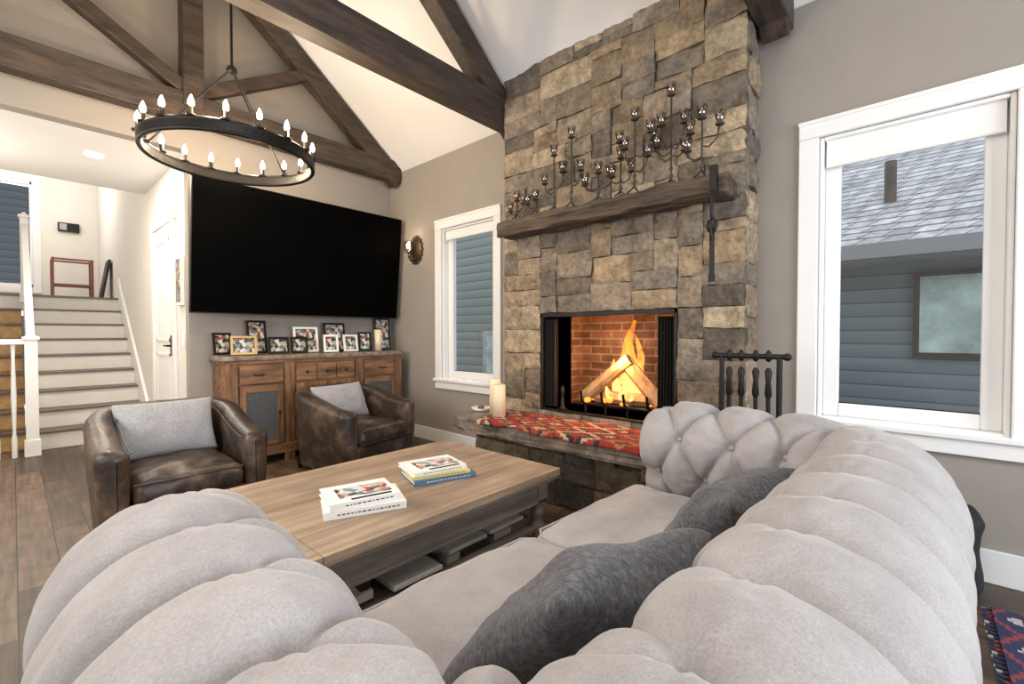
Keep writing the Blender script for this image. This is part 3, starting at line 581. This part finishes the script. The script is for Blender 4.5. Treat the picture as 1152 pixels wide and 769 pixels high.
# ------------------------------------------------------------------ armchairs
def pillowmesh(w,h,t,seed=0,pinch=.07,wr=.25):
    b=MB(); n=36
    for sgn in (1,-1):
        def f(u,v):
            a=2*u-1;c=2*v-1; a2=math.copysign(abs(a)**.8,a); c2=math.copysign(abs(c)**.8,c)
            th=t/2*(max(0,(1-a2*a2)*(1-c2*c2)))**.42
            x=w/2*a2*(1-pinch*(1-c2*c2)); y=h/2*c2*(1-pinch*(1-a2*a2))
            z=sgn*th*(1+wr*noise.noise(Vector((x*6+seed,y*6,sgn)))+wr*.4*noise.noise(Vector((x*14+seed,y*14,sgn)))); return (x,y,z)
        b.grid(f,n,n)
    return b
def armchair(loc,rz,sc):
    r=root('leather_club_armchair',(loc[0],loc[1],0),rz,sc)
    hw=.36; yf=-.40; yb=.36; rc=.27; path=[]
    for i in range(14): path.append((-hw,yf+(yb-rc-yf)*i/13,(-1,0)))
    for i in range(1,13): a=pi-(pi/2)*i/13; path.append((-hw+rc+rc*math.cos(a),yb-rc+rc*math.sin(a),(math.cos(a),math.sin(a))))
    for i in range(9): path.append((-hw+rc+(2*hw-2*rc)*i/8,yb,(0,1)))
    for i in range(1,13): a=pi/2-(pi/2)*i/13; path.append((hw-rc+rc*math.cos(a),yb-rc+rc*math.sin(a),(math.cos(a),math.sin(a))))
    for i in range(14): path.append((hw,yb-rc+(yf-yb+rc)*i/13,(1,0)))
    prof=[(.055,.09),(.06,.3),(.07,.5),(.075,.9),(.068,.955),(.045,.99),(.0,1.0),(-.045,.99),(-.068,.955),(-.072,.9),(-.065,.5),(-.06,.09)]
    def rings():
        out=[]
        k=len(path)
        for idx in range(k):
            x,y,nn=path[idx]; s=(y-yf)/(yb-yf); top=.60+.15*(s*s*(3-2*s))
            out.append([(x+nn[0]*(n_+.02*(z_)),y+nn[1]*(n_+.02*z_),z_*top+.006*noise.noise(Vector((x*9,y*9,z_*7)))) for n_,z_ in prof])
        def cap(x,y,nn,top):
            res=[]
            for q in (.35,.75,1.0):
                cf=math.cos(q*pi/2)*.97+.03; res.append([(x+nn[0]*n_*cf,y-.045*math.sin(q*pi/2),(z_*top if z_<.9 else (.9+(z_-.9)*cf)*top)) for n_,z_ in prof])
            return res
        a=cap(path[0][0],path[0][1],path[0][2],.60); c=cap(path[-1][0],path[-1][1],path[-1][2],.60)
        return a[::-1]+out+c
    rg=rings(); k=len(prof); b=MB(); vs=[p for q in rg for p in q]
    b.add(vs,[(i*k+j,i*k+j+1,(i+1)*k+j+1,(i+1)*k+j) for i in range(len(rg)-1) for j in range(k-1)],0,True)
    b.obj('tub_shell',M['leather'],r)
    b=MB()
    for off in (.078,-.07):
        b.tube([(x+nn[0]*off,y+nn[1]*off,(.60+.15*(((y-yf)/(yb-yf))**2*(3-2*(y-yf)/(yb-yf))))*.945) for x,y,nn in path],.005,6)
    b.obj('piping',M['leather'],r)
    b=MB(); b.rbox((-.31,-.43,.10),(.31,.30,.27),.03,0,.08); b.obj('base',M['leather'],r,merge=True)
    b=MB(); b.rbox((-.292,-.46,.272),(.292,.28,.42),.055,0,.025,.016,9,.035); b.obj('seat_cushion',M['leather'],r,merge=True)
    b=MB()
    for z in (.405,.29): b.tube([(-.285,-.44,z),(-.26,-.455,z),(.26,-.455,z),(.285,-.44,z)],.006,6)
    b.obj('seat_piping',M['leather'],r)
    b=MB()
    for x in (-.32,.32):
        for y in (-.36,.33): b.cyl((x,y,0),(x,y,.11),.02,.028)
    b.obj('feet',M['black'],r)
    b=pillowmesh(.58,.36,.17,loc[0],.05); o=b.obj('lumbar_pillow',M['pillow'],r,merge=True); o.location=(-.02,.12,.60); o.rotation_euler=(math.radians(66),0,0)
    return r
armchair((.67,3.44),math.radians(0),(.90,.95,1)); armchair((2.08,3.86),math.radians(13),(.96,.95,.95))
# ------------------------------------------------------------------ coffee table
r=root('coffee_table',(1.305,1.97,.009)); a,c=.735,.50; b=MB()
n=5
for i in range(n):
    y=-c+.0+2*c*i/n; b.box((-a+.12,y+.0005,.40),(a-.12,y+2*c/n-.0005,.44),0)
b.box((-a,-c,.40),(-a+.118,c,.44),0); b.box((a-.118,-c,.40),(a,c,.44),0)
b.box((-a+.01,-c+.01,.38),(a-.01,c-.01,.401),1); b.box((-a+.03,-c+.03,.365),(a-.03,c-.03,.381),1)
b.box((-a+.06,-c+.06,.27),(a-.06,-c+.08,.366),1); b.box((-a+.06,c-.08,.27),(a-.06,c-.06,.366),1); b.box((-a+.06,-c+.06,.27),(-a+.08,c-.06,.366),1); b.box((a-.08,-c+.06,.27),(a-.06,c-.06,.366),1)
b.box((-a+.05,-c+.05,.26),(a-.05,-c+.085,.275),1); b.box((-a+.05,c-.085,.26),(a-.05,c-.05,.275),1);b.box((a-.085,-c+.05,.26),(a-.05,c-.05,.275),1)
b.box((-a+.07,-c+.07,.10),(a-.07,c-.07,.125),1)
b.obj('top_and_apron',[M['table'],M['tableg']],r,bevel=.003)
b=MB()
for x in (-a+.09,a-.09):
    for y in (-c+.09,c-.09):
        b.box((x-.04,y-.04,.26),(x+.04,y+.04,.36)); b.lathe((x,y,0),[(.001,.0),(.028,.0),(.036,.03),(.026,.06),(.04,.09),(.04,.13),(.024,.15),(.036,.18),(.038,.22),(.022,.245),(.035,.26)],18)
b.obj('turned_legs',M['tableg'],r)
b=MB(); rr=random.Random(5)
for (x,y) in ((-.5,-.27),(-.17,-.29),(.15,-.27),(.46,-.26),(-.35,.1),(.05,.15),(.42,.16)):
    z=.125
    for k in range(rr.choice((2,3,3))):
        w=rr.uniform(.24,.3); d=rr.uniform(.19,.24); h=rr.uniform(.015,.04); ox=rr.uniform(-.02,.02); oy=rr.uniform(-.02,.02)
        if z+h>.255: break
        b.box((x+ox-w/2,y+oy-d/2,z),(x+ox+w/2,y+oy+d/2,z+h),0 if k!=1 else 1); z+=h
b.obj('shelf_magazines',[M['mag'],M['paper']],r,bevel=.002)
def book(name,x,y,z,w,d,h,rz,cov,top=None):
    b=MB(); b.box((-w/2,-d/2,0),(w/2,d/2,.004),0); b.box((-w/2,-d/2,h-.004),(w/2,d/2,h),0); b.box((-w/2,-d/2,.004),(-w/2+.005,d/2,h-.004),0); b.box((-w/2+.005,-d/2+.005,.004),(w/2-.006,d/2-.005,h-.004),1)
    if top:
        b.box((-w/2+.05,-d/2+.02,h),(w/2-.05,d/2-.05,h+.0008),2)
        b.box((-w/2+.015,-d/2+.03,h),(-w/2+.035,d/2-.09,h+.0008),3)
    else: b.box((-w/2+.03,-d/2+.02,h),(w/2-.03,d/2-.1,h+.0006),1)
    yy=-d/2+.03
    while yy<d/2-.06:
        L=R.uniform(.006,.016); b.box((-w/2-.0006,yy,h*.42),(-w/2,yy+L,h*.58),3); yy+=L+.006
    o=b.obj(name,[M[cov],M['paper'],M['cover'],M['iron'] if cov!='blue' else M['white']]); o.location=(x,y,z); o.rotation_euler=(0,0,rz)
book('hardcover_book',1.02,1.80,.450,.25,.33,.032,math.radians(68),'white'); book('hardcover_book',1.01,1.81,.483,.23,.29,.028,math.radians(75),'white',1)
book('hardcover_book',1.50,1.88,.450,.25,.33,.024,math.radians(72),'blue'); book('hardcover_book',1.49,1.89,.475,.24,.31,.016,math.radians(69),'yellow'); book('hardcover_book',1.48,1.90,.492,.23,.29,.02,math.radians(76),'white',1)
# rugs
b=MB(); b.box((.42,1.28,0),(2.2,2.92,.008)); b.obj('persian_rug',M['rug'])
b=MB(); b.box((1.0,-2.0,0),(2.84,-.26,.010)); 
for i in range(60): b.box((1.0+i*.0307,-.26,0),(1.0+i*.0307+.008,-.225,.006))
b.obj('navy_kilim_rug',M['rug2'])
b=MB(); b.rbox((2.86,-.23,0),(3.08,.07,.38),.05,0,.05,.03,6); b.tube([(2.97,-.15,.36),(2.97,-.12,.42),(2.97,-.06,.44),(2.97,0,.42),(2.97,.03,.36)],.01); b.obj('black_tote_bag',M['bag'],merge=True)
# ------------------------------------------------------------------ chesterfield sofa
r=root('chesterfield_sofa',(0,.02,0),math.radians(-3.0))
xl,xr,yb,yf,yfr,rc=.22,2.07,.22,1.19,.99,.27
A1=yf-yb-rc; La=rc*pi/2; A2=xr-xl-2*rc; A3=yfr-yb-rc
def path_at(s):
    if s<A1: return Vector((xl,yf-s)),Vector((-1,0))
    s-=A1
    if s<La: a=pi+s/rc; return Vector((xl+rc+rc*math.cos(a),yb+rc+rc*math.sin(a))),Vector((math.cos(a),math.sin(a)))
    s-=La
    if s<A2: return Vector((xl+rc+s,yb)),Vector((0,-1))
    s-=A2
    if s<La: a=1.5*pi+s/rc; return Vector((xr-rc+rc*math.cos(a),yb+rc+rc*math.sin(a))),Vector((math.cos(a),math.sin(a)))
    s-=La; return Vector((xr,yb+rc+s)),Vector((1,0))
LT=A1+A2+A3+2*La
cn,czz,Rr=.06,.660,.19
poly=[(-.02,.34),(-.06,.46)]
for i in range(41): th=math.radians(208-(208+38)*i/40); poly.append((cn+Rr*math.cos(th),czz+Rr*math.sin(th)))
poly+=[(.155,.47),(.15,.3),(.145,.09)]
cum=[0]
for i in range(1,len(poly)): cum.append(cum[-1]+math.dist(poly[i],poly[i-1]))
def prof_at(s):
    s=min(max(s,0),cum[-1]-1e-6)
    for i in range(1,len(poly)):
        if cum[i]>=s: t=(s-cum[i-1])/(cum[i]-cum[i-1]); a=Vector(poly[i-1]);c=Vector(poly[i]); return a.lerp(c,t)
def prof_n(s):
    a=prof_at(s-.012);c=prof_at(s+.012);d=(c-a).normalized(); return Vector((-d.y,d.x))
sRoll=cum[42]; w=LT/round(LT/.225); s3=.61; dr=.20
def gg(x): return 1-math.exp(-abs(math.sin(pi*x))/.22)
G1=gg(.5)
def sst(t): t=max(0,min(1,t)); return t*t*(3-2*t)
def tuft(a,s):
    a=a+.016*noise.noise(Vector((a*4,s*5,3.1)))*sst(abs(s-s3)/.1)
    if s<s3:
        p=a/w+(s-s3)/(2*dr); q=a/w-(s-s3)/(2*dr); f=gg(p)*gg(q)/(G1*G1)*(.74+.26*abs(math.sin(pi*p)*math.sin(pi*q)))
        k=round((s3-s)/dr); sb=s3-k*dr; ph=(k%2)*.5; da=(a/w-ph); da=(da-round(da))*w
    else:
        t=min(1,(s-s3)/.12); g=gg(a/w)/G1
        f=g**(2-t*.8)*(.74+.26*abs(math.sin(pi*a/w))**(2-t))
        dep=1-.62*sst((s-s3)/.42)
        f=1-(1-f)*dep
        da=(a/w-round(a/w))*w; sb=s3
        if s>sRoll-.08: t=min(1,(s-sRoll+.08)/.10); f=f*(1-t)+.35*t
    ds=s-sb; d=math.hypot(da,ds); ang=math.atan2(ds,da)
    wr=.0045*math.cos(ang*9+a*3)*math.exp(-d/.06)*min(1,d/.02)
    wr+=.0035*noise.noise(Vector((a*14,s*5,0)))+.0025*noise.noise(Vector((a*30,s*22,5)))
    return .040*f-.026*math.exp(-d*d/(.026**2))-.018+wr
b=MB(); na,ns=600,160; rings=[]
Q=[(prof_at(cum[-1]*j/ns),prof_n(cum[-1]*j/ns),cum[-1]*j/ns) for j in range(ns+1)]
def ring(a,cf=1.0,adv=0,dirn=Vector((0,0))):
    P,nn=path_at(min(max(a,0),LT)); out=[]
    for q,n2,s in Q:
        q=q+n2*tuft(a,s)*(1 if s<sRoll+.02 else .3)*(.4+.6*cf)
        qn=cn+(q.x-cn)*cf; qz=q.y if q.y<.62 else .62+(q.y-.62)*cf
        out.append((P.x+nn.x*qn+dirn.x*adv,P.y+nn.y*qn+dirn.y*adv,qz))
    return out
caps=[(.08,.3),(.2,.55),(.4,.78),(.62,.92),(.85,1.0),(.995,1.03)]
for cfm,ad in reversed(caps): rings.append(ring(0,math.sqrt(max(.0,1-cfm*cfm)),.085*ad,Vector((0,1))))
for i in range(na+1): rings.append(ring(LT*i/na))
for cfm,ad in caps: rings.append(ring(LT,math.sqrt(max(.0,1-cfm*cfm)),.085*ad,Vector((0,1))))
k=ns+1; b.add([p for q in rings for p in q],[(i*k+j,i*k+j+1,(i+1)*k+j+1,(i+1)*k+j) for i in range(len(rings)-1) for j in range(ns)],0,True)
b.obj('tufted_back_and_arms',M['sofa'],r)
b=MB()
for row in range(3):
    s=s3-row*dr
    if s<.05: continue
    i=0
    while True:
        a=(i+(row%2)*.5)*w
        if a>LT: break
        P,nn=path_at(a); q=prof_at(s)+prof_n(s)*(-.036); b.sph((P.x+nn.x*q.x,P.y+nn.y*q.x,q.y),.014,0,(1,1,1),6); i+=1
b.obj('tufting_buttons',M['sofa'],r)
b=MB(); b.rbox((xl-.08,yb-.05,.09),(xr+.08,1.06,.33),.04,0,.1); b.obj('upholstered_base',M['sofa'],r,merge=True)
b=MB()
for x in (xl,xr):
    for y in (yb,.96): b.lathe((x,y,0),[(.001,0),(.02,0),(.035,.05),(.03,.09)],14)
b.obj('turned_feet',M['tableg'],r)
xm=1.22
for x0,x1,sd in ((.30,xm-.004,1),(xm+.004,1.99,4)):
    b=MB(); b.rbox((x0,.28,.33),(x1,1.11,.475),.055,0,.025,.018,6,.04,seed=sd); b.obj('seat_cushion',M['sofa'],r,merge=True)
    b=MB()
    for z in (.455,.352):
        i=.012; b.tube([(x0+.05,.30+i,z),(x0+i,.34,z),(x0+i,1.06,z),(x0+.05,1.11-i,z),(x1-.05,1.11-i,z),(x1-i,1.06,z),(x1-i,.34,z),(x1-.05,.30+i,z)],.006,6,closed=True)
    b.obj('cushion_piping',M['sofa'],r)
def dpil(x,y,z,w_,h_,t,rx,rz,ry,seed):
    b=pillowmesh(w_,h_,t,seed,.04,.4); o=b.obj('charcoal_throw_pillow',M['dpillow'],r,merge=True); o.location=(x,y,z)
    o.rotation_euler=(Matrix.Rotation(rz,3,'Z')@Matrix.Rotation(rx,3,'X')@Matrix.Rotation(ry,3,'Z')).to_euler()
dpil(.76,.535,.615,.50,.46,.20,math.radians(-46),math.radians(-8),math.radians(6),3)
dpil(1.57,.53,.595,.44,.40,.19,math.radians(-42),math.radians(-6),math.radians(-6),8)
# ------------------------------------------------------------------ chandelier
CHX,CHY,CHZ=1.075,3.66,2.47; r=root('candle_ring_chandelier',(CHX,CHY,CHZ)); Rc=.525; b=MB()
n=72
def band(u,v):
    a=2*pi*u; pr=[(Rc,-.03),(Rc+.012,-.03),(Rc+.012,.03),(Rc,.03),(Rc-.012,.03),(Rc-.012,-.03),(Rc,-.03)]; q=pr[int(round(v*6))]; return (q[0]*math.cos(a),q[0]*math.sin(a),q[1])
b.grid(band,n,6,smooth=False)
for zz in (-.03,.03): b.tube([((Rc)*math.cos(2*pi*i/n),(Rc)*math.sin(2*pi*i/n),zz) for i in range(n)],.016,6,closed=True)
for i in range(3):
    a=2*pi*i/3+.5; b.cyl((Rc*math.cos(a),Rc*math.sin(a),.03),(.02*math.cos(a),.02*math.sin(a),.60),.006,n=8); b.sph((Rc*math.cos(a),Rc*math.sin(a),.045),.02,n=6)
b.sph((0,0,.61),.035,n=8); b.cyl((0,0,.6),(0,0,RZ-CHZ-.05),.009,n=10); b.lathe((0,0,RZ-CHZ),[(.06,-.06),(.06,-.04),(.02,-.10),(.01,-.12)],14)
nc=18
for i in range(nc):
    a=2*pi*(i+.5)/nc; x,y=(Rc+.0)*math.cos(a),(Rc)*math.sin(a); b.lathe((x,y,.03),[(.001,0),(.03,.005),(.032,.015),(.012,.016),(.012,.065),(.001,.066)],12,0)
b.obj('iron_ring',M['black'],r)
b=MB()
for i in range(nc):
    a=2*pi*(i+.5)/nc; b.lathe((Rc*math.cos(a),Rc*math.sin(a),.095),[(.008,0),(.017,.015),(.016,.035),(.008,.058),(.001,.072)],10)
b.obj('candle_bulbs',M['bulb'],r)
# ------------------------------------------------------------------ outside
b=MB(); b.box((3.3,-8,-.5),(16,14,-.35)); b.obj('ground_outside',M['outgray'])
r=root('neighbor_house'); b=MB()
b.box((6.5,-6,-.35),(6.7,3.2,2.0),0); b.prism([(6.1,2.12),(10,4.6),(10,4.5),(6.1,2.0)],'Y',-6,3.2,1); b.box((6.02,-6,1.99),(6.14,3.2,2.14),6); b.box((6.1,-6,1.96),(6.5,3.2,1.99),6)
b.box((5.7,3.6,-.35),(5.9,12,5),3); b.cyl((7.2,.25,2.4),(7.2,.25,3.3),.06,mi=4)
b.box((6.44,-.95,.95),(6.5,.02,1.85),4); b.box((6.43,-.90,1.0),(6.445,-.03,1.80),5)
b.box((5.62,4.75,.2),(5.7,5.75,1.25),2); b.box((5.61,4.85,.3),(5.63,5.65,1.15),5)
b.box((-2,14,-.3),(3,14.1,4.3),7)
b.obj('facade',[M['sid1'],M['shingle'],M['outgray'],M['sid2'],M['iron'],M['curtain'],M['eave'],M['sid3']],r)
# ------------------------------------------------------------------ lights
w=bpy.data.worlds.new('World'); S.world=w; w.use_nodes=True; nt=w.node_tree; bg=nt.nodes['Background']
bg.inputs[0].default_value=(.88,.93,1,1); bg.inputs[1].default_value=2.1
def light(name,t,loc,e,col=(1,1,1),size=.2,rot=None,sy=None):
    l=bpy.data.lights.new(name,t); l.energy=e; l.color=col
    if t=='AREA':
        l.size=size
        if sy: l.shape='RECTANGLE'; l.size_y=sy
    else: l.shadow_soft_size=size
    o=bpy.data.objects.new(name,l); S.collection.objects.link(o); o.location=loc
    if rot: o.rotation_euler=rot
    return o
light('rear_fill','AREA',(1.1,YB+.05,1.65),140,(.88,.94,1),2.9,(math.radians(90),0,0),1.6)  # added fill behind the camera, set in the made-up back opening
light('left_wall_fill','AREA',(LX+.05,2.95,1.8),62,(.98,.97,.97),1.6,(0,math.radians(-90),0),2.4)  # added side fill against a solid wall, no window there
for i in range(6):
    a=2*pi*i/6; light('chandelier_glow','POINT',(CHX+Rc*math.cos(a),CHY+Rc*math.sin(a),CHZ+.16),16,(1,.78,.54),.03)
light('overhead_fill','AREA',(.2,.6,3.6),70,(1,.95,.89),1.2,(0,0,0))  # added fill from above, no fixture modelled here
light('fire_glow','POINT',(3.0,1.62,1.0),24,(1,.46,.16),.08)
light('hall_downlight','AREA',(.52,5.58,HZ-.03),28,(1,.9,.75),.3,(0,0,0))
light('hall_left_fill','POINT',(-.6,5.9,2.3),28,(1,.91,.78),.2)  # added point fill to brighten the hall, no lamp stands here
light('upper_hall_fill','POINT',(.1,9.6,3.7),64,(1,.95,.88),.25)  # added point fill for the landing, not an actual fitting
light('sconce_glow','POINT',(XW-.14,4.30,2.22),3.0,(1,.74,.45),.02)
# ------------------------------------------------------------------ camera
c=bpy.data.cameras.new('Camera'); c.sensor_width=36; c.lens=505/1152*36; c.clip_start=.02
o=bpy.data.objects.new('Camera',c); S.collection.objects.link(o); o.location=(0,0,1.2)
o.rotation_euler=Vector((.7438,.6684,-.0188)).to_track_quat('-Z','Y').to_euler(); S.camera=o
